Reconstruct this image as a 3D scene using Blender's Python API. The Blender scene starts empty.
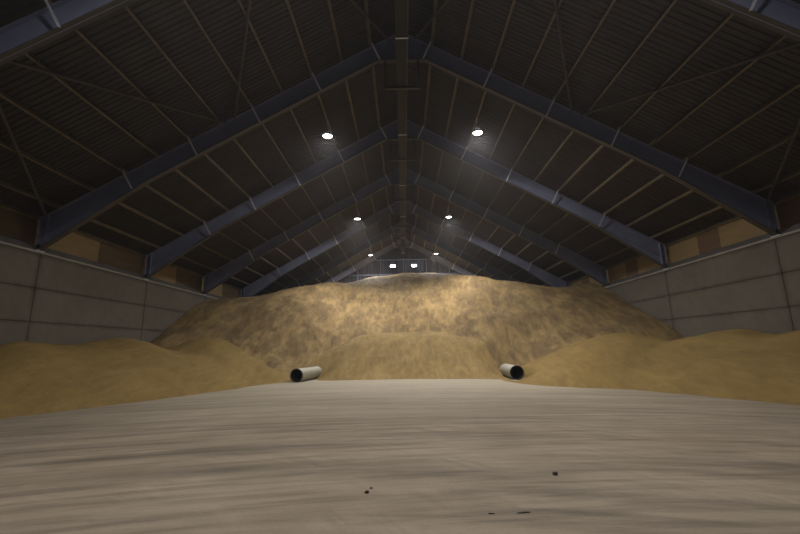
import bpy, math, random
from mathutils import Vector, Matrix, noise
random.seed(7)
S = bpy.context.scene
C = S.collection
PI = math.pi

# ------------------------------------------------------------------ dimensions (metres)
W = 15.0                     # half width between the concrete walls
BAY = 6.95
Y1 = 15.87                   # first full frame in view
YF = [Y1 + BAY*n for n in range(-1, 6)]
YG = 51.6                    # gable wall
YR = -5.0                    # rear wall
WT = 5.85                    # top of the concrete walls
SL = 0.565                   # roof slope
TH = math.atan(SL)
ZA = 15.85
def ztop(x): return ZA - SL*abs(x)
PX = [1.35 + 1.31*k for k in range(11)]   # purlins

# ------------------------------------------------------------------ helpers
class MB:
    def __init__(s): s.v = []; s.f = []; s.m = []; s.sm = []
    def add(s, vs, fs, mi=0, smooth=False):
        b = len(s.v); s.v += [tuple(p) for p in vs]
        for f in fs: s.f.append([b+i for i in f]); s.m.append(mi); s.sm.append(smooth)
    def box(s, x0, x1, y0, y1, z0, z1, mi=0):
        s.hexa([(x0,y0,z0),(x1,y0,z0),(x1,y1,z0),(x0,y1,z0),(x0,y0,z1),(x1,y0,z1),(x1,y1,z1),(x0,y1,z1)], mi)
    def hexa(s, v, mi=0):
        s.add(v, [(0,3,2,1),(4,5,6,7),(0,1,5,4),(1,2,6,5),(2,3,7,6),(3,0,4,7)], mi)
    def cbox(s, x0, x1, y0, y1, z0, z1, c, mi=0):      # box with chamfered edges
        X = (x0, x0+c, x1-c, x1); Y = (y0, y0+c, y1-c, y1); Z = (z0, z0+c, z1-c, z1)
        vs = []; idx = {}
        for a in (0,1):
            for b in (0,1):
                for d in (0,1):
                    for ax in range(3):
                        i = [0,3][a] if ax == 0 else [1,2][a]
                        j = [0,3][b] if ax == 1 else [1,2][b]
                        k = [0,3][d] if ax == 2 else [1,2][d]
                        idx[a,b,d,ax] = len(vs); vs.append((X[i],Y[j],Z[k]))
        fs = []
        for a in (0,1):
            fs.append([idx[a,b,d,0] for b,d in ((0,0),(1,0),(1,1),(0,1))])
            fs.append([idx[b,a,d,1] for b,d in ((0,0),(1,0),(1,1),(0,1))])
            fs.append([idx[b,d,a,2] for b,d in ((0,0),(1,0),(1,1),(0,1))])
            for b in (0,1):
                fs.append([idx[a,b,0,0],idx[a,b,1,0],idx[a,b,1,1],idx[a,b,0,1]])
                fs.append([idx[a,0,b,0],idx[a,1,b,0],idx[a,1,b,2],idx[a,0,b,2]])
                fs.append([idx[0,a,b,1],idx[1,a,b,1],idx[1,a,b,2],idx[0,a,b,2]])
                for d in (0,1): fs.append([idx[a,b,d,0],idx[a,b,d,1],idx[a,b,d,2]])
        s.add(vs, fs, mi)
    def strip(s, p, q, t, y0, y1, up=1):               # plate along p->q in the XZ plane
        p = Vector(p); q = Vector(q); d = (q-p).normalized(); n = Vector((-d.y, d.x))
        if n.y < 0: n = -n
        n *= t*up
        a, b, c, e = p, q, q+n, p+n
        s.hexa([(a.x,y0,a.y),(b.x,y0,b.y),(b.x,y1,b.y),(a.x,y1,a.y),(e.x,y0,e.y),(c.x,y0,c.y),(c.x,y1,c.y),(e.x,y1,e.y)])
    def prism(s, poly, y0, y1):                        # XZ polygon extruded in Y
        n = len(poly)
        vs = [(x,y0,z) for x,z in poly] + [(x,y1,z) for x,z in poly]
        s.add(vs, [list(range(n)), list(range(2*n-1, n-1, -1))] + [(i,(i+1)%n,(i+1)%n+n,i+n) for i in range(n)])
    def bar(s, p, q, w, h):                            # rectangular bar between two 3D points
        p = Vector(p); q = Vector(q); d = (q-p).normalized()
        u = d.cross(Vector((0,0,1)))
        if u.length < 1e-3: u = Vector((1,0,0))
        u.normalize(); v = d.cross(u); u = u*w/2; v = v*h/2
        s.hexa([p-u-v,p+u-v,p+u+v,p-u+v,q-u-v,q+u-v,q+u+v,q-u+v])
    def tube(s, p, q, r, n=12, r2=None, caps=True, mi=0):
        p = Vector(p); q = Vector(q); d = (q-p).normalized(); r2 = r if r2 is None else r2
        u = d.cross(Vector((0,0,1)))
        if u.length < 1e-3: u = Vector((1,0,0))
        u.normalize(); v = d.cross(u)
        vs = []
        for c, rr in ((p,r),(q,r2)):
            for i in range(n):
                a = 2*PI*i/n; vs.append(c+u*math.cos(a)*rr+v*math.sin(a)*rr)
        s.add(vs, [(i,(i+1)%n,n+(i+1)%n,n+i) for i in range(n)], mi, True)
        if caps: s.add(vs, [list(range(n))[::-1], list(range(n,2*n))], mi)
    def lathe(s, prof, c=(0,0,0), n=32, mi=0):          # (r, z) profile about Z
        vs = []
        for r, z in prof:
            for i in range(n):
                a = 2*PI*i/n; vs.append((c[0]+r*math.cos(a), c[1]+r*math.sin(a), c[2]+z))
        fs = []
        for k in range(len(prof)-1):
            for i in range(n):
                j = (i+1)%n; fs.append((k*n+i, k*n+j, (k+1)*n+j, (k+1)*n+i))
        s.add(vs, fs, mi, True)
    def build(s, name, mats, parent=None, origin=None):
        me = bpy.data.meshes.new(name)
        o3 = Vector(origin) if origin else Vector((0,0,0))
        me.from_pydata([tuple(Vector(v)-o3) for v in s.v], [], s.f)
        if not isinstance(mats, (list,tuple)): mats = [mats]
        for m in mats: me.materials.append(m)
        me.polygons.foreach_set('material_index', s.m)
        me.polygons.foreach_set('use_smooth', s.sm)
        import bmesh
        bm = bmesh.new(); bm.from_mesh(me)
        bmesh.ops.recalc_face_normals(bm, faces=bm.faces)
        bm.to_mesh(me); bm.free(); me.update()
        o = bpy.data.objects.new(name, me); C.objects.link(o)
        if origin: o.location = o3
        if parent: o.parent = parent
        return o
def tag(o, label, cat=None, group=None, kind=None):
    o['label'] = label
    if cat: o['category'] = cat
    if group: o['group'] = group
    if kind: o['kind'] = kind
    return o
def empty(name, loc=(0,0,0)):
    o = bpy.data.objects.new(name, None); o.empty_display_size = .3
    C.objects.link(o); o.location = loc; return o
def struct(o, label=None):
    o['kind'] = 'structure'
    if label: o['label'] = label
    return o
def copy_tree(o, parent=None):
    c = o.copy(); C.objects.link(c); c.parent = parent
    for ch in [k for k in bpy.data.objects if k.parent == o]: copy_tree(ch, c)
    return c

# ------------------------------------------------------------------ materials
class NT:
    def __init__(s, name):
        s.m = bpy.data.materials.new(name); s.m.use_nodes = True
        s.t = s.m.node_tree; s.b = s.t.nodes['Principled BSDF']
    def n(s, typ, **k):
        nd = s.t.nodes.new(typ)
        for a, b in k.items():
            if a.startswith('i_'):
                key = a[2:]; key = int(key) if key.isdigit() else key.replace('_',' ')
                nd.inputs[key].default_value = b
            else: setattr(nd, a, b)
        return nd
    def l(s, a, b): s.t.links.new(a, b)
    def coord(s, scale=(1,1,1), rot=(0,0,0), src=None):
        if src is None: src = s.n('ShaderNodeNewGeometry').outputs['Position']
        mp = s.n('ShaderNodeMapping'); mp.inputs['Scale'].default_value = scale
        mp.inputs['Rotation'].default_value = rot
        s.l(src, mp.inputs[0]); return mp.outputs[0]
    def noise(s, vec, scale=1, detail=4, rough=.55, dist=0):
        nd = s.n('ShaderNodeTexNoise'); nd.inputs['Scale'].default_value = scale
        nd.inputs['Detail'].default_value = detail; nd.inputs['Roughness'].default_value = rough
        nd.inputs['Distortion'].default_value = dist
        s.l(vec, nd.inputs['Vector']); return nd.outputs['Fac']
    def ramp(s, fac, stops):
        r = s.n('ShaderNodeValToRGB'); e = r.color_ramp.elements
        while len(e) < len(stops): e.new(.5)
        for k, (p, c) in enumerate(stops):
            e[k].position = p; e[k].color = (c[0],c[1],c[2],1) if hasattr(c,'__len__') else (c,c,c,1)
        s.l(fac, r.inputs[0]); return r.outputs[0]
    def mix(s, a, b, fac, mode='MIX'):
        m = s.n('ShaderNodeMix', data_type='RGBA', blend_type=mode)
        for sock, v in ((m.inputs[0],fac),(m.inputs[6],a),(m.inputs[7],b)):
            if isinstance(v, bpy.types.NodeSocket): s.l(v, sock)
            elif isinstance(v, (int,float)): sock.default_value = v
            else: sock.default_value = (v[0],v[1],v[2],1)
        return m.outputs[2]
    def bump(s, h, dist=.01, strength=1):
        b = s.n('ShaderNodeBump'); b.inputs['Distance'].default_value = dist
        b.inputs['Strength'].default_value = strength
        s.l(h, b.inputs['Height']); s.l(b.outputs[0], s.b.inputs['Normal'])
    def fin(s, col=None, rough=.7, metal=0, spec=.3):
        if col is not None:
            if isinstance(col, bpy.types.NodeSocket): s.l(col, s.b.inputs['Base Color'])
            else: s.b.inputs['Base Color'].default_value = (*col,1)
        s.b.inputs['Roughness'].default_value = rough; s.b.inputs['Metallic'].default_value = metal
        s.b.inputs['Specular IOR Level'].default_value = spec
        return s.m

def paint(name, c1, c2, rough=.55, sc=1.5, metal=0, spec=.3):
    t = NT(name); v = t.coord((1,1,1))
    f = t.noise(v, sc, 5, .6)
    col = t.ramp(f, [(.3,c1),(.7,c2)])
    g = t.noise(v, 25, 2); t.bump(g, .002, .5)
    return t.fin(col, rough, metal, spec)

M_steel = paint('blue_grey_steel_paint', (.175,.19,.285), (.23,.25,.36), .5, .9, 0, .4)
M_flange = paint('shaded_flange_paint', (.075,.07,.062), (.11,.10,.088), .7)  # steel paint darkened: shade under the rafters is put into this colour
M_brace = paint('brown_grey_steel', (.07,.06,.055), (.10,.088,.08), .6)
M_purlin = paint('tan_steel', (.13,.105,.065), (.19,.155,.10), .5, 2, 0, .4)
M_galv = paint('galvanised_steel', (.62,.65,.72), (.78,.80,.86), .4, 5, .1, .5)
M_conv = paint('conveyor_steel', (.016,.015,.013), (.026,.024,.02), .6)
M_dark = paint('dark_steel', (.045,.042,.04), (.08,.075,.07), .6)
M_white = paint('lamp_housing', (.4,.4,.4), (.5,.5,.5), .4)
def m_roof():
    t = NT('corrugated_roof_sheet')
    v = t.coord((.18,.35,.18)); f = t.noise(v, 1, 4, .6)
    col = t.ramp(f, [(.3,(.048,.042,.040)),(.7,(.070,.063,.060))])
    d = t.noise(t.coord((.5,4,.5)), 1, 3)
    col = t.mix(col, (.035,.02,.018), t.ramp(d, [(.5,0.),(.75,.5)]))
    return t.fin(col, .65, 0, .25)
M_roof = m_roof()
def m_conc():
    t = NT('precast_concrete')
    v = t.coord((1,1,1))
    a = t.noise(v, .35, 5, .6); b = t.noise(v, 3.5, 6, .7); c = t.noise(t.coord((1,2.5,.35)), 1, 4)
    col = t.ramp(a, [(.25,(.118,.103,.082)),(.75,(.165,.146,.117))])
    col = t.mix(col, t.ramp(b, [(.3,.72),(.7,1.)]), .6, 'MULTIPLY')
    col = t.mix(col, (.085,.075,.065), t.ramp(c, [(.62,0.),(.78,.35)]))
    sp = t.n('ShaderNodeSeparateXYZ'); t.l(v, sp.inputs[0])
    wob = t.noise(t.coord((1,1.5,.8)), 1, 4)
    def band(sock, off, per, wd):
        m = t.n('ShaderNodeMath', operation='SUBTRACT'); m.inputs[1].default_value = off; t.l(sock, m.inputs[0])
        q = t.n('ShaderNodeMath', operation='PINGPONG'); q.inputs[1].default_value = per/2; t.l(m.outputs[0], q.inputs[0])
        q2 = t.n('ShaderNodeMath', operation='MULTIPLY_ADD'); q2.inputs[1].default_value = 1; t.l(q.outputs[0], q2.inputs[0])
        w2 = t.n('ShaderNodeMath', operation='MULTIPLY'); w2.inputs[1].default_value = wd; t.l(wob, w2.inputs[0]); t.l(w2.outputs[0], q2.inputs[2])
        return t.ramp(q2.outputs[0], [(wd*.45,.62),(wd*1.05,1.)])
    col = t.mix(col, band(sp.outputs[2], 1.63, 1.355, .26), .9, 'MULTIPLY')
    col = t.mix(col, band(sp.outputs[1], 15.87, 6.95, .34), .9, 'MULTIPLY')
    t.bump(t.noise(v, 18, 4), .004, .6)
    return t.fin(col, .85, 0, .2)
M_conc = m_conc()
M_coping = paint('pale_concrete_edge', (.22,.205,.17), (.30,.28,.235), .8)
M_joint = paint('dark_joint', (.07,.062,.052), (.09,.08,.07), .9)
def m_wood(name, c1, c2):
    t = NT(name); v = t.coord((1,1,6))
    f = t.noise(v, .7, 5, .6, .4)
    g = t.noise(t.coord((30,30,60)), 1, 3)
    col = t.ramp(f, [(.3,c1),(.7,c2)]); col = t.mix(col, t.ramp(g, [(.3,.8),(.7,1.)]), .5, 'MULTIPLY')
    return t.fin(col, .7, 0, .25)
M_woodL = m_wood('golden_board', (.24,.165,.078), (.30,.212,.10))
M_woodD = m_wood('brown_board', (.10,.07,.038), (.135,.095,.05))
M_woodR = m_wood('red_brown_board', (.13,.078,.045), (.165,.10,.058))
def m_gable():
    t = NT('blue_grey_gable_sheet'); f = t.noise(t.coord((2,1,.4)), 1, 4)
    return t.fin(t.ramp(f, [(.3,(.045,.048,.065)),(.7,(.07,.074,.095))]), .6, 0, .3)
M_gable = m_gable()
def m_floor():
    t = NT('dusty_concrete_floor')
    pos = t.n('ShaderNodeNewGeometry').outputs['Position']
    def arcs(cx, cy, kr, kt, detail, seed):
        sub = t.n('ShaderNodeVectorMath', operation='SUBTRACT'); sub.inputs[1].default_value = (cx,cy,0)
        t.l(pos, sub.inputs[0])
        ln = t.n('ShaderNodeVectorMath', operation='LENGTH'); t.l(sub.outputs[0], ln.inputs[0])
        sp = t.n('ShaderNodeSeparateXYZ'); t.l(sub.outputs[0], sp.inputs[0])
        at = t.n('ShaderNodeMath', operation='ARCTAN2'); t.l(sp.outputs[0], at.inputs[0]); t.l(sp.outputs[1], at.inputs[1])
        m1 = t.n('ShaderNodeMath', operation='MULTIPLY'); m1.inputs[1].default_value = kr; t.l(ln.outputs['Value'], m1.inputs[0])
        m2 = t.n('ShaderNodeMath', operation='MULTIPLY'); m2.inputs[1].default_value = kt; t.l(at.outputs[0], m2.inputs[0])
        cb = t.n('ShaderNodeCombineXYZ'); t.l(m1.outputs[0], cb.inputs[0]); t.l(m2.outputs[0], cb.inputs[1])
        cb.inputs[2].default_value = seed
        return t.noise(cb.outputs[0], 1, detail, .62, .15)
    a1 = arcs(-1.0,-9.0, 2.0, 2.2, 9, 1.3)
    a2 = arcs(3.0,-22.0, 6.0, 11.0, 8, 7.7)
    a3 = arcs(-6.0,1.0, 5.0, 3.0, 7, 4.1)
    big = t.noise(pos, .22, 4, .6); big2 = t.noise(pos, .9, 5, .65, .6); fine = t.noise(pos, 22, 5, .7)
    base = t.ramp(big, [(.3,(.205,.163,.118)),(.7,(.29,.24,.18))])
    col = t.mix(base, t.ramp(a1, [(.34,.58),(.48,.93),(.66,1.15)]), .85, 'MULTIPLY')
    col = t.mix(col, t.ramp(a2, [(.38,.68),(.5,1.),(.66,1.14)]), .8, 'MULTIPLY')
    msk = t.ramp(big2, [(.48,0.),(.66,.6)])
    col = t.mix(col, t.ramp(a3, [(.38,.6),(.5,1.),(.64,1.15)]), msk, 'MULTIPLY')
    col = t.mix(col, t.ramp(big2, [(.35,.86),(.65,1.05)]), .7, 'MULTIPLY')
    # colour gets paler towards the heaps
    sp = t.n('ShaderNodeSeparateXYZ'); t.l(pos, sp.inputs[0])
    mr = t.n('ShaderNodeMapRange'); mr.inputs[1].default_value = 9; mr.inputs[2].default_value = 24; t.l(sp.outputs[1], mr.inputs[0])
    col = t.mix(col, (.43,.385,.29), t.ramp(mr.outputs[0], [(0,0.),(1,.7)]))
    col = t.mix(col, t.ramp(fine, [(.3,.85),(.7,1.08)]), .6, 'MULTIPLY')
    # fine dark streaks left by tyres
    th = t.ramp(arcs(-1.0,-9.0, 7.0, 3.0, 3, 9.0), [(.64,0.),(.72,.5)])
    col = t.mix(col, (.15,.125,.10), th)
    ad = t.n('ShaderNodeMath', operation='ADD'); t.l(fine, ad.inputs[0]); t.l(a1, ad.inputs[1])
    t.bump(ad.outputs[0], .006, .7)
    return t.fin(col, .85, 0, .25)
M_floor = m_floor()
def m_grain(name, c1, c2, c3, patch):
    t = NT(name)
    v = t.coord((1,1,1))
    big = t.noise(v, .3, 5, .6, .5)
    mid = t.noise(t.coord((1.2,.5,.5),(0,0,.25)), 1, 7, .68, .5)
    m2 = t.noise(t.coord((4.0,1.0,1.0),(0,0,-.3)), 1, 5, .65, .3)
    fine = t.noise(v, 38, 4, .75); f2 = t.noise(v, 6, 5, .65)
    col = t.ramp(big, [(.3,c1),(.7,c2)])
    col = t.mix(col, c3, t.ramp(mid, [(.42,0.),(.57,patch)]))
    col = t.mix(col, t.ramp(m2, [(.36,.78),(.5,1.),(.64,1.2)]), patch, 'MULTIPLY')
    col = t.mix(col, t.ramp(fine, [(.3,.75),(.7,1.12)]), .6, 'MULTIPLY')
    col = t.mix(col, t.ramp(f2, [(.3,.90),(.7,1.05)]), .6, 'MULTIPLY')
    ad = t.n('ShaderNodeMath', operation='MULTIPLY_ADD'); t.l(f2, ad.inputs[0]); ad.inputs[1].default_value = 4; t.l(fine, ad.inputs[2])
    t.bump(ad.outputs[0], .010, .6)
    return t.fin(col, .9, 0, .15)
M_grain = m_grain('golden_grain', (.225,.15,.052), (.275,.187,.068), (.185,.122,.045), .45)
M_grain3 = m_grain('slumped_grain', (.262,.18,.070), (.32,.223,.092), (.20,.136,.058), .6)
M_grain2 = m_grain('husky_grain', (.245,.166,.070), (.305,.212,.094), (.150,.102,.051), .85)
def m_pipe():
    t = NT('pale_metal_pipe'); v = t.coord((1,1,1))
    f = t.noise(v, 5, 5, .6)
    return t.fin(t.ramp(f, [(.3,(.27,.255,.205)),(.7,(.38,.36,.29))]), .5, .15, .4)
M_pipe = m_pipe()
M_pipein = paint('pipe_inside', (.03,.03,.03), (.06,.058,.055), .85)
def m_emit(name, c, s):
    t = NT(name); t.b.inputs['Emission Color'].default_value = (*c,1); t.b.inputs['Emission Strength'].default_value = s
    return t.fin((.8,.8,.8), .4)
M_lens = m_emit('lamp_glass_lit', (1,.98,.97), 14)
M_flood = m_emit('floodlight_glass_lit', (.93,.96,1), 9)
M_dirt = paint('dirt', (.03,.024,.018), (.06,.048,.035), .95, 8)

# ------------------------------------------------------------------ the shell
b = MB(); b.box(-W-.6, W+.6, YR-.3, YG+.3, -.3, 0); struct(b.build('floor', M_floor), 'dusty grey concrete floor with curved tyre marks')

def side_wall(sg, name, brown):
    b = MB()
    x0, x1 = W, W+.34
    b.box(sg*(x0+.05), sg*(x1), YR, YG, 0, WT, 1)          # dark backing seen in the joints
    js = [0, .28, 1.63, 2.99, 4.34, 5.74]
    ys = [YR] + [Y1+BAY*n for n in range(-2, 6)] + [YG]
    ys = sorted(set(round(y,3) for y in ys if YR <= y <= YG))
    for a, c in zip(ys[:-1], ys[1:]):
        for z0, z1 in zip(js[:-1], js[1:]):
            o_ = random.uniform(0,.008)
            xa, xb = sorted((sg*(x0+o_), sg*(x0+.1)))
            b.cbox(xa, xb, a+.009, c-.009, z0+.006, z1-.006, .009, 0)
    w = struct(b.build(name, [M_conc, M_joint]), 'grey precast concrete wall in wide panels')
    b = MB(); xa, xb = sorted((sg*(W-.03), sg*(W+.2))); b.cbox(xa, xb, YR, YG, 5.75, WT, .012); b.build('wall_coping', M_coping, w)
    b = MB()
    xa, xb = sorted((sg*(W+.1), sg*(W+.36))); b.box(xa, xb, YR, YG, WT, WT+.03)
    xa, xb = sorted((sg*(W+.1), sg*(W+.13))); b.box(xa, xb, YR, YG, WT, WT+.24); b.build('steel_angle', M_dark, w)
    b = MB(); zt = ztop(W+.36)+.24
    for n in range(-3, 6):
        ya = Y1+BAY*n; yb = min(ya+BAY, YG)
        if ya >= YG: continue
        cuts = ([0,3.5,BAY] if sg < 0 else [0,3.15,4.6,BAY]); mats = ([0,1] if sg < 0 else [0,2,0])
        if n < 0: cuts = [0,3.4,BAY]; mats = [1,1]
        for q in range(len(cuts)-1):
            u0 = max(ya+cuts[q], YR); u1 = min(ya+cuts[q+1], YG)
            if u1 <= u0: continue
            xa, xb = sorted((sg*(W+.36), sg*(W+.40)))
            b.box(xa, xb, u0+.004, u1-.004, WT, zt, mats[q])
    b.build('board_cladding', [M_woodL, M_woodD, M_woodR], w)
    return w
wl = side_wall(-1, 'wall_left', 0); wr = side_wall(1, 'wall_right', 1)

def end_wall(name, y, d, light_gap=0):
    b = MB()
    ya_, yb_ = sorted((y, y+d*.3))
    if light_gap:
        b.box(-W-.4, -light_gap, ya_, yb_, 0, 6.0, 1); b.box(light_gap, W+.4, ya_, yb_, 0, 6.0, 1); b.box(-light_gap, light_gap, ya_, yb_, 5.6, 6.0, 1)
    else: b.box(-W-.4, W+.4, ya_, yb_, 0, 6.0, 1)
    n = 250; vs = []; fs = []
    for i in range(n+1):
        x = -W-.4 + (2*W+.8)*i/n
        yy = y + (0 if (i//2) % 2 else .05)
        vs += [(x,yy,6.0),(x,yy,ztop(x)+.26)]
        if i: k = 2*i; fs.append((k-2,k,k+1,k-1))
    b.add(vs, fs, 0)
    return struct(b.build(name, [M_gable, M_conc]), 'sheeted gable end wall')
gw = end_wall('wall_back', YG, 1)
b = MB(); b.box(-8.2, 8.2, YG-.16, YG-.04, 11.0, 11.16); b.box(-4.6,4.6, YG-.16, YG-.04, 13.0,13.12)
for x in (-9,-6,-3,0,3,6,9): b.box(x-.05, x+.05, YG-.15, YG-.04, 6, ztop(x)+.1)
b.build('gable_rail', M_steel, gw)
end_wall('wall_front', YR, -1, 4.5)  # doorway gap added out of view to let in sky light

# corrugated roof, ribs run down each slope
def roof():
    b = MB(); off = .235/math.cos(TH)
    pitch, amp = .2, .035
    prof = []
    y = YR
    while y < YG+.2:
        prof += [(y,0),(y+.07,0),(y+.095,amp),(y+.175,amp)]
        y += pitch
    nx = 2
    for sg in (-1, 1):
        xs = [0, sg*(W+.75)]
        vs = []
        for (yy, h) in prof:
            for x in xs: vs.append((x, yy, ztop(x)+off+h/math.cos(TH)))
        fs = [(2*i, 2*i+1, 2*i+3, 2*i+2) for i in range(len(prof)-1)]
        b.add(vs, fs)
    return struct(b.build('ceiling', M_roof), 'dark corrugated roof sheeting on two slopes')
roof()

# ------------------------------------------------------------------ portal frames
def frame(Y):
    root = empty('portal_frame', (0, Y, WT+.02))
    O = Vector((0,0,0))
    o = root.location
    def L(mb, name, m, par=root):      # build in local coordinates of the frame
        mb.v = [(v[0], v[1], v[2]-o.z) for v in mb.v]
        return mb.build(name, m, par)
    fw = .125; d = .88; XH = 10.9; XK = 15.12
    zb = lambda x: ztop(x) - d
    for sg in (-1, 1):
        P = lambda x, z: (sg*x, z)
        b = MB()
        b.prism([P(0,ztop(0)), P(XK,ztop(XK)), P(XK,zb(XK)), P(1.0,14.40), P(0,14.40)], -.012, .012)
        b.strip(P(0,ztop(0)), P(XK+.02,ztop(XK+.02)), .03, -fw, fw, -1)
        raf = L(b, 'rafter', M_steel)
        b = MB()
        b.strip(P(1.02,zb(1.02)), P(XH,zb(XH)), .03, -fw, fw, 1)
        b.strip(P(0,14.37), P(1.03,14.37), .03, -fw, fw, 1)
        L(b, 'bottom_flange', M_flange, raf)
        b = MB(); b.strip(P(XH,zb(XH)), P(XK,zb(XK)), .03, -.09, .09, 1); L(b, 'seam_flange', M_steel, raf)
        b = MB()
        b.prism([P(XH,zb(XH)), P(XK,zb(XK)), P(XK,5.90)], -.012, .012)
        hn = L(b, 'haunch', M_steel)
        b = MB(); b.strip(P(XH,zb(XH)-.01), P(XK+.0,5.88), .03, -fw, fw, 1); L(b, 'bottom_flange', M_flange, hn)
        b = MB()                                           # outer column stub flange and inner stiffener
        b.box(*sorted((sg*XK, sg*(XK+.03))), -fw, fw, WT+.04, ztop(XK))
        b.box(*sorted((sg*(XK-.03), sg*(XK-.26+.23))), -fw, fw, WT+.04, WT+.3)
        b.box(*sorted((sg*(XK-.27), sg*(XK-.25))), -fw+.01, fw-.01, 6.12, ztop(XK-.26)-.03)
        L(b, 'knee_flange', M_steel)
        b = MB(); b.box(*sorted((sg*(XK-.08), sg*(XK+.09))), -.2, .2, WT, WT+.04)
        L(b, 'base_plate', M_galv)
        nrm = Vector((-sg*math.sin(TH), 0, -math.cos(TH)))
        for k in (0,2,4,6,8):
            x = PX[k]
            a = Vector((sg*x, -.30, ztop(x)+.10)); e = Vector((sg*x,0,ztop(x))) + nrm*.80; e.y = -.14
            b = MB(); b.bar(a, e, .06, .012); b.bar(a+Vector((sg*.03,0,0)), e+Vector((sg*.03,0,0)), .012, .06)
            L(b, 'fly_brace', M_galv)
    b = MB()
    b.box(-.012, .012, -.12, .12, 14.4, ztop(0)-.03)
    L(b, 'apex_plate', M_steel)
    b = MB()
    for sg in (-1,1): b.box(*sorted((sg*.70, sg*.78)), -.06, .06, 13.05, 14.4)
    b.box(-.78, .78, -.06, .06, 12.97, 13.07)
    L(b, 'conveyor_hanger', M_brace)
    return root
ordw = ['first','second','third','fourth','fifth','sixth','seventh','eighth','ninth','tenth','eleventh']
f0 = frame(YF[0])
frames = [f0]
for y in YF[1:]:
    c = copy_tree(f0); c.location.y = y; frames.append(c)
lab = ['nearest blue-grey steel portal frame, cropped by the top corners of the picture',
       'large blue-grey steel portal frame, first with both feet on the walls in view',
       'blue-grey steel portal frame, second with feet in view, just behind the nearest lamps',
       'blue-grey steel portal frame, third with feet in view, ahead of the middle lamps',
       'blue-grey steel portal frame just behind the middle pair of lamps',
       'blue-grey steel portal frame just ahead of the farthest pair of round lamps',
       'farthest blue-grey steel portal frame, standing against the gable wall']
for o, l in zip(frames, lab): tag(o, l, 'roof frame', 'steel portal frames along the store')

# ------------------------------------------------------------------ purlins
def purlin(sg, x):
    org = Vector((sg*x, YR+.02, ztop(x)))
    b = MB(); t = Vector((sg*math.cos(TH),0,-math.sin(TH))); n = Vector((sg*math.sin(TH),0,math.cos(TH)))
    h, w, th = .205, .07, .012; L_ = YG-YR-.04
    def plate(u0,u1,v0,v1):
        vs = []
        for yy in (0, L_):
            for u,v in ((u0,v0),(u1,v0),(u1,v1),(u0,v1)):
                p = t*u+n*v; vs.append((p.x, yy, p.z))
        b.add(vs, [(0,1,2,3),(7,6,5,4),(0,4,5,1),(1,5,6,2),(2,6,7,3),(3,7,4,0)])
    plate(-w/2,-w/2+th,0,h); plate(-w/2+th,w/2,0,th); plate(-w/2+th,w/2,h-th,h); plate(w/2-th,w/2,th,th+.025)
    o = b.build('roof_purlin', M_purlin); o.location = org
    return o
for sg, side in ((-1,'left'),(1,'right')):
    for i, x in enumerate(reversed(PX)):
        if i < 6: where = '%s up from the wall on the %s slope' % (ordw[i], side)
        elif i == 10: where = 'topmost on the %s slope, beside the ridge conveyor' % side
        else: where = '%s down from the ridge on the %s slope' % (ordw[10-i], side)
        tag(purlin(sg, x), 'long tan steel roof purlin, ' + where, 'purlin', 'tan roof purlins')
    o = purlin(sg, 15.28)
    tag(o, 'eaves purlin above the board cladding on the %s wall, lowest of the slope' % side, 'purlin', 'tan roof purlins')

# ------------------------------------------------------------------ roof bracing in the nearest bay
def brace(sg, xa, ya, xb, yb, label):
    a = Vector((sg*xa, ya, ztop(xa)-.16)); c = Vector((sg*xb, yb, ztop(xb)-.16))
    d = (c-a).normalized(); b = MB(); b.tube(d*.22, (c-a)-d*.22, .055, 10)
    for p, q in ((Vector((0,0,0)), d*.3), (c-a, (c-a)-d*.3)): b.bar(p, q, .1, .014)
    o = b.build('roof_brace', M_brace); o.location = a
    tag(o, label, 'brace', 'tube braces in the nearest roof bay'); return o
ya, yb = YF[0]+.2, YF[1]-.2
for sg, s_ in ((-1,'left'),(1,'right')):
    brace(sg, 14.85, yb, 11.2, ya, 'brown-grey tube brace rising from the first full frame foot on the %s wall' % s_)
    brace(sg, 7.65, yb, 11.0, ya, 'brown-grey tube brace running outwards from halfway up the first full frame, %s slope' % s_)
    brace(sg, 7.3, yb, 4.0, ya, 'brown-grey tube brace running upwards from halfway up the first full frame, %s slope' % s_)
    brace(sg, .6, yb, 3.5, ya, 'brown-grey tube brace ending at the ridge of the first full frame, %s side' % s_)

# ------------------------------------------------------------------ conveyor along the ridge
root = empty('ridge_conveyor', (0, YR+.3, 13.08)); tag(root, 'long brown-grey conveyor trough hanging in the blue hangers below the ridge', 'conveyor')
ylen = YG-1.2-(YR+.3)
b = MB(); b.box(-.23,.17, 0, ylen, .02, .05)
for x in (-.23,-.03,.14): b.box(x, x+.03, 0, ylen, .0, .42)
b.build('trough', M_conv, root)
b = MB(); b.tube((.215,0,.04), (.215,ylen,.04), .02, 10); b.build('cable_conduit', M_purlin, root)
y = 12.97 - 2*BAY - (YR+.3) + BAY
k = 0
while y < ylen:
    b = MB(); b.box(-.25,.25, y, y+.05, -.03, .0); b.build('joint_flange', M_galv, root); y += BAY; k += 1

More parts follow.
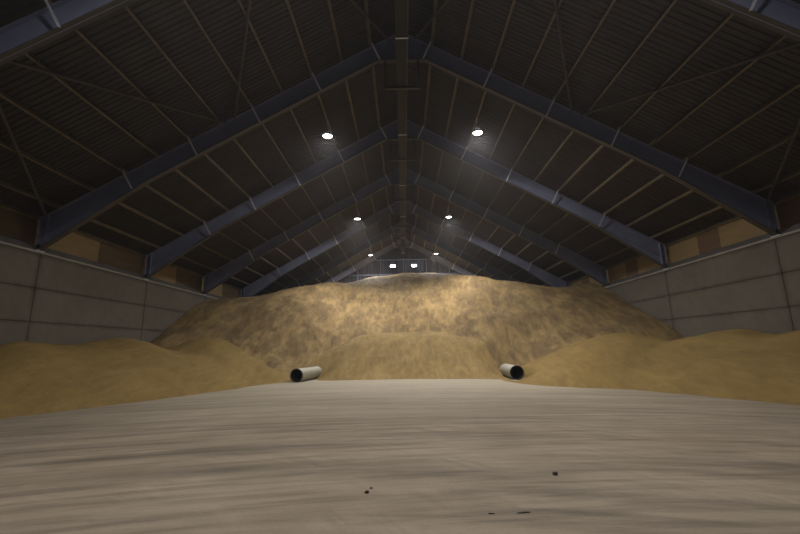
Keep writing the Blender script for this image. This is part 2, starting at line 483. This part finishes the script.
# ------------------------------------------------------------------ lamps
def lamp():
    r = empty('high_bay_lamp')
    b = MB(); b.lathe([(.001,.42),(.09,.42),(.12,.38),(.12,.22),(.15,.20)], n=24); b.build('housing', M_white, r)
    b = MB(); b.lathe([(.13,.21),(.17,.17),(.25,.03),(.27,.0),(.262,.0),(.24,.035),(.16,.16),(.12,.2)], n=32); b.build('reflector', M_galv, r)
    b = MB(); b.lathe([(.001,.02),(.12,.018),(.242,.028),(.242,.04),(.001,.04)], n=32); b.build('lens', M_lens, r)
    b = MB(); b.tube((0,0,.42),(0,0,.98),.014,8); b.bar((-.05,0,.44),(.05,0,.44),.04,.04); b.build('hanging_rod', M_galv, r)
    return r
LZ = 12.72
lamp0 = lamp(); first = True
names = ['nearest','middle','farthest']
for sg, side in ((-1,'left'),(1,'right')):
    for k in (0,1,2,-1):
        o = lamp0 if first else copy_tree(lamp0); first = False
        y = Y1+BAY*(.5+2*k); o.location = (sg*PX[2], y, LZ)
        if k < 0: tag(o, 'unseen dimmer lamp added above the foreground floor on the %s slope' % side, 'lamp', 'lit round lamps below the roof')
        else: tag(o, 'round white high bay lamp, lit, %s of the three in view on the %s slope' % (names[k], side), 'lamp', 'lit round lamps below the roof')
        ld = bpy.data.lights.new('lamp_light', 'SPOT'); ld.energy = 2700 if k >= 0 else 560; ld.color = (1,.965,.93)  # weaker pair is unseen, added to light the foreground and frame fronts
        ld.spot_size = math.radians(164); ld.spot_blend = 1.0; ld.shadow_soft_size = .22
        lo = bpy.data.objects.new('lamp_light', ld); C.objects.link(lo); lo.parent = o; lo.location = (0,0,-.02)
def flood():
    r = empty('floodlight')
    b = MB(); b.cbox(-.34,.34,-.02,.14,-.20,.20,.03); b.build('body', M_dark, r)
    b = MB(); b.cbox(-.29,.29,-.045,-.015,-.15,.15,.01); b.build('lens', M_flood, r)
    b = MB(); b.bar((-.36,.06,0),(-.36,.06,.34),.03,.03); b.bar((.36,.06,0),(.36,.06,.34),.03,.03); b.bar((-.36,.06,.34),(.36,.06,.34),.03,.03)
    b.bar((0,.06,.34),(0,.5,.34),.05,.05); b.build('bracket', M_dark, r)
    return r
fl = flood()
for i, (sg, side) in enumerate(((-1,'left'),(1,'right'))):
    o = fl if i == 0 else copy_tree(fl)
    o.location = (sg*1.38, YG-.68, 12.1); o.rotation_euler = (math.radians(-18),0,0)
    tag(o, 'small rectangular white floodlight on the far gable, %s of the pair' % side, 'floodlight', 'rectangular floodlights on the gable')
    ld = bpy.data.lights.new('flood_light', 'AREA'); ld.shape = 'RECTANGLE'; ld.size = .7; ld.size_y = .36
    ld.energy = 40; ld.color = (.9,.95,1)
    lo = bpy.data.objects.new('flood_light', ld); C.objects.link(lo); lo.parent = o; lo.location = (0,-.06,0); lo.rotation_euler = (math.radians(90),0,0)

# ------------------------------------------------------------------ pipes
PIPES = [((-5.90,21.9),(-5.38,24.6),.345), ((5.56,21.0),(5.62,23.6),.345)]
def pipe(p, q, r, label):
    p = Vector((p[0],p[1],0)); q = Vector((q[0],q[1],0)); Lh = (q-p).length; d = (q-p).normalized()
    root = empty('duct_pipe', (p.x,p.y,r+.01)); root.rotation_euler = (0,0,math.atan2(d.y,d.x)-PI/2)
    n = 40; prof = []; y = 0
    while y <= Lh:                                       # shallow corrugations on the outside
        prof.append((y, r-.004 + (.008 if int(y/.06) % 2 else 0))); y += .03
    b = MB(); vs = []
    for (yy, rr) in prof:
        for i in range(n): a = 2*PI*i/n; vs.append((rr*math.cos(a), yy, rr*math.sin(a)))
    b.add(vs, [(k*n+i, k*n+(i+1)%n, (k+1)*n+(i+1)%n, (k+1)*n+i) for k in range(len(prof)-1) for i in range(n)], 0, True)
    b.build('pipe_wall', M_pipe, root)
    b = MB(); vs = []; ri = r-.03
    for yy in (0.005, Lh-.02):
        for i in range(n): a = 2*PI*i/n; vs.append((ri*math.cos(a), yy, ri*math.sin(a)))
    b.add(vs, [(i,(i+1)%n,n+(i+1)%n,n+i) for i in range(n)] + [list(range(n,2*n))], 0, True)
    o = b.build('pipe_lining', M_pipein, root)
    b = MB(); vs = []
    for yy, rr in ((0,r+.012),(0,ri-.002),(.05,r+.012),(.05,ri-.002)):
        for i in range(n): a = 2*PI*i/n; vs.append((rr*math.cos(a), yy, rr*math.sin(a)))
    fs = []
    for i in range(n):
        j = (i+1)%n; fs += [(i,j,n+j,n+i),(i,j,2*n+j,2*n+i),(2*n+i,2*n+j,3*n+j,3*n+i),(n+i,n+j,3*n+j,3*n+i)]
    b.add(vs, fs); b.build('end_collar', M_pipein, root)
    tag(root, label, 'pipe', 'pale duct pipes at the foot of the main heap'); return root
pipe(*PIPES[0], 'pale open pipe with dark mouth lying beside the left side heap')
pipe(*PIPES[1], 'pale open pipe with dark mouth lying beside the right side heap')

# ------------------------------------------------------------------ grain
def lut(tab, x):
    if x <= tab[0][0]: return tab[0][1]
    for (a,fa),(c,fc) in zip(tab[:-1], tab[1:]):
        if x <= c:
            t = (x-a)/(c-a); t = t*t*(3-2*t)*.5 + t*.5
            return fa+(fc-fa)*t
    return tab[-1][1]
def smin(a, c, k): h = max(k-abs(a-c),0)/k; return min(a,c)-h*h*k*.25
def smax(a, c, k): return -smin(-a,-c,k)
def fbm(x, y, s, o=4, seed=0): return noise.fractal(Vector((x*s, y*s, seed)), 1.0, 2.0, o)
def segd(x, y, p, q):
    px, py = p; qx, qy = q; dx, dy = qx-px, qy-py
    t = max(0,min(1,((x-px)*dx+(y-py)*dy)/(dx*dx+dy*dy)))
    return math.hypot(x-px-t*dx, y-py-t*dy)
def pipe_clear(x, y, h, sl=.6, r0=.30):
    for p, q, r in PIPES:
        p2 = (p[0]-.4*(q[0]-p[0]), p[1]-.4*(q[1]-p[1]))
        q2 = (p[0]+.6*(q[0]-p[0]), p[1]+.6*(q[1]-p[1]))
        dd = segd(x, y, p2, q2)
        h = smin(h, -.15 + sl*max(0, dd-r0) + .035*dd*dd, .2)
    return h
Y0T = [(-15,19.0),(-11,20.2),(-8,21.6),(-5,24.9),(-1,25.4),(3,24.4),(6,20.9),(10,19.0),(15,18.2)]
TT = [(-15,5.8),(-12.9,6.25),(-9,7.7),(-6.5,8.7),(-3,10.0),(0,10.5),(3,10.1),(6.5,8.6),(8.5,7.4),(12.5,6.4),(13.6,6.5),(15,6.75)]
MT = [(-8,26),(-6.7,24.2),(-4.4,22.7),(0,22.75),(3,22.1),(5.6,21.3),(8,20.3)]
MC = [(-8.5,0),(-6.5,1.3),(-4.8,1.75),(-3.6,2.5),(-2,2.75),(2,2.75),(4,2.3),(7,1.4),(9,0)]
FRESH = [False]
def h_main(x, y):
    wob = .35*fbm(x, y, .18, 3, 3.1)
    front = .515*(y-lut(Y0T,x)) + wob
    g = noise.noise(Vector((x*.55 + .5*fbm(x,y,.3,2,5), y*.07, 2.2)))      # slip gullies run down the face
    front += .16*g*min(1,max(0,front/2))
    top = lut(TT,x) + .18*fbm(x, y, .3, 3, 8)
    m = smin(.48*(y-lut(MT,x)) , lut(MC,x) + .10*fbm(x,y,.5,3,11), .8) + .10*fbm(x,y,.45,3,6)*min(1,max(0,(y-lut(MT,x))/2))
    h = smin(front, top, 1.6)
    FRESH[0] = m > h - .05
    h = smax(h, m, .15)
    h += .035*fbm(x,y,1.3,4,1)*min(1,max(0,h))
    return pipe_clear(x, y, h)
def cone(x, y, cx, cy, h, r, rd=.7, ex=1.0):
    d = math.hypot((x-cx), (y-cy)*ex); d = math.sqrt(d*d+rd*rd)-rd
    return h*(1-d/(r - 0))
def h_left(x, y):
    w = .12*fbm(x,y,.35,4,21); xx = x+.25*fbm(x,y,.4,2,30)
    h = cone(xx, y, -14.2, 19.8, 2.40, 5.1, 1.3)
    h = smax(h, cone(xx, y, -15.2, 15.8, 2.3, 4.3, 1.2), 1.1)
    h = smax(h, cone(xx, y, -15.5, 11.5, 1.8, 3.4, 1.0), .9)
    h = smax(h, cone(xx, y, -12.3, 25.0, 2.5, 4.85, 2.0), .5)
    h += w*min(1,max(0,h*1.5)) + .02*fbm(x,y,1.5,4,2)*min(1,max(0,h))
    return pipe_clear(x, y, h, 2.5, .36)
def h_right(x, y):
    w = .12*fbm(x,y,.35,4,41); xx = x+.25*fbm(x,y,.4,2,50)
    h = cone(xx, y, 11.1, 21.6, 2.22, 5.2, 1.4)
    h = smax(h, cone(xx, y, 14.6, 18.0, 2.2, 5.2, 1.5), .3)
    h = smax(h, cone(xx, y, 15.2, 14.3, 2.3, 4.4, 1.4), .7)
    h = smax(h, cone(xx, y, 15.6, 10.8, 1.7, 3.6, 1.0), .7)
    h += w*min(1,max(0,h*1.5)) + .02*fbm(x,y,1.5,4,2)*min(1,max(0,h))
    return pipe_clear(x, y, h, 2.5, .36)
def heap(fn, x0, x1, y0, y1, st, label, two=False):
    nx = int((x1-x0)/st)+1; ny = int((y1-y0)/st)+1
    H = {}
    vs = []; fs = []; id_ = {}; fr = []
    for j in range(ny+1):
        for i in range(nx+1):
            x = x0+(x1-x0)*i/nx; y = y0+(y1-y0)*j/ny
            H[i,j] = (x, y, fn(x,y), FRESH[0])
    def vid(i,j):
        if (i,j) not in id_:
            x,y,h,_f = H[i,j]; id_[i,j] = len(vs); vs.append((x,y,max(h,-.05)))
        return id_[i,j]
    for j in range(ny):
        for i in range(nx):
            if max(H[i,j][2],H[i+1,j][2],H[i,j+1][2],H[i+1,j+1][2]) > 0:
                fs.append((vid(i,j),vid(i+1,j),vid(i+1,j+1),vid(i,j+1))); fr.append(0 if not two else 2 if H[i,j][3] else 1)
    b = MB(); b.add(vs, fs, 0, True); b.m = fr
    o = b.build('grain_heap', [M_grain, M_grain2, M_grain3])
    tag(o, label, 'grain heap', 'heaps of golden grain', 'stuff')
    return o
heap(h_main, -W+.04, W-.04, 17.5, YG-.2, .13, 'huge golden grain heap filling the back of the store up to the roof frames', True)
heap(h_left, -W+.04, -5.0, 6.5, 31, .1, 'low golden grain heap against the left concrete wall, in front of the huge heap')
heap(h_right, 4.6, W-.04, 6.0, 28, .1, 'low golden grain heap against the right concrete wall, in front of the huge heap')

# ------------------------------------------------------------------ crumbs of dirt on the floor
def clod(x, y, sx, sy, sz, rz, label):
    import bmesh
    bm = bmesh.new(); bmesh.ops.create_icosphere(bm, subdivisions=3, radius=1)
    sd = random.random()*50
    for v in bm.verts:
        k = 1+.35*noise.noise(v.co*1.7+Vector((sd,0,0))); v.co = Vector((v.co.x*sx*k, v.co.y*sy*k, v.co.z*sz*k))
    zmin = min(v.co.z for v in bm.verts)
    for v in bm.verts: v.co.z -= zmin
    me = bpy.data.meshes.new('dirt_clod'); bm.to_mesh(me); bm.free()
    for p in me.polygons: p.use_smooth = True
    me.materials.append(M_dirt); o = bpy.data.objects.new('dirt_clod', me); C.objects.link(o)
    o.location = (x,y,0); o.rotation_euler = (0,0,rz)
    tag(o, label, 'dirt', 'dark crumbs on the floor')
CL = [(1.83,5.79,.035,.028,.02,.3,'dark round dirt clod on the floor, right of centre'),
      (-.63,5.23,.03,.02,.014,.8,'small dark dirt clod on the floor, left of centre'),
      (-.59,5.38,.016,.012,.009,.1,'tiny dark crumb just behind the clod left of centre'),
      (1.05,4.57,.07,.008,.006,.15,'thin dark straw scrap lying flat, nearest to the right of centre'),
      (.72,4.56,.035,.006,.005,-.1,'short dark straw scrap left of the longer one')]
for c in CL: clod(*c)

# ------------------------------------------------------------------ grain dust hanging in the air
hm = bpy.data.materials.new('dust_haze'); hm.use_nodes = True; ht = hm.node_tree; ht.nodes.remove(ht.nodes['Principled BSDF'])
vs_ = ht.nodes.new('ShaderNodeVolumeScatter'); vs_.inputs['Density'].default_value = .0009; vs_.inputs['Anisotropy'].default_value = .55
vs_.inputs['Color'].default_value = (.95,.95,1,1)
ht.links.new(vs_.outputs[0], ht.nodes['Material Output'].inputs['Volume'])
b = MB(); b.box(-W-3, W+3, YR-3, YG+3, -1.2, ZA+3)
hz = b.build('dust_haze', hm); tag(hz, 'thin pale grain dust hanging in the air of the whole store', 'haze', kind='stuff')

# ------------------------------------------------------------------ camera, world, view
f, pit, yaw, roll = 400.0, .199, .006, .019
R_ = Vector((math.cos(yaw), math.sin(yaw), 0)); F_ = Vector((-math.sin(yaw), math.cos(yaw), 0)); Z_ = Vector((0,0,1))
fw = F_*math.cos(pit) + Z_*math.sin(pit); up = -F_*math.sin(pit) + Z_*math.cos(pit)
r2 = R_*math.cos(roll) - up*math.sin(roll); u2 = R_*math.sin(roll) + up*math.cos(roll)
cd = bpy.data.cameras.new('camera'); cam = bpy.data.objects.new('camera', cd); C.objects.link(cam)
m = Matrix((r2, u2, -fw)).transposed().to_4x4(); m.translation = Vector((-.151, 0, 1.7)); cam.matrix_world = m
cd.sensor_width = 36; cd.lens = f/800*36; cd.clip_end = 300
S.camera = cam
w = bpy.data.worlds.new('world'); S.world = w; w.use_nodes = True
bg = w.node_tree.nodes['Background']; bg.inputs[0].default_value = (.40,.52,1,1); bg.inputs[1].default_value = .35   # dusk sky light added through an invented, unseen doorway behind the camera
pd = bpy.data.lights.new('added_doorway_portal', 'AREA'); pd.shape = 'RECTANGLE'; pd.size = 9; pd.size_y = 5.6
pd.cycles.is_portal = True
po = bpy.data.objects.new('added_doorway_portal', pd); C.objects.link(po); po.location = (0, YR-.28, 2.8); po.rotation_euler = (-math.radians(90), 0, PI)
S.view_settings.view_transform = 'Standard'; S.view_settings.look = 'None'; S.view_settings.gamma = 1
S.view_settings.exposure = -0.08; S.view_settings.use_curve_mapping = False
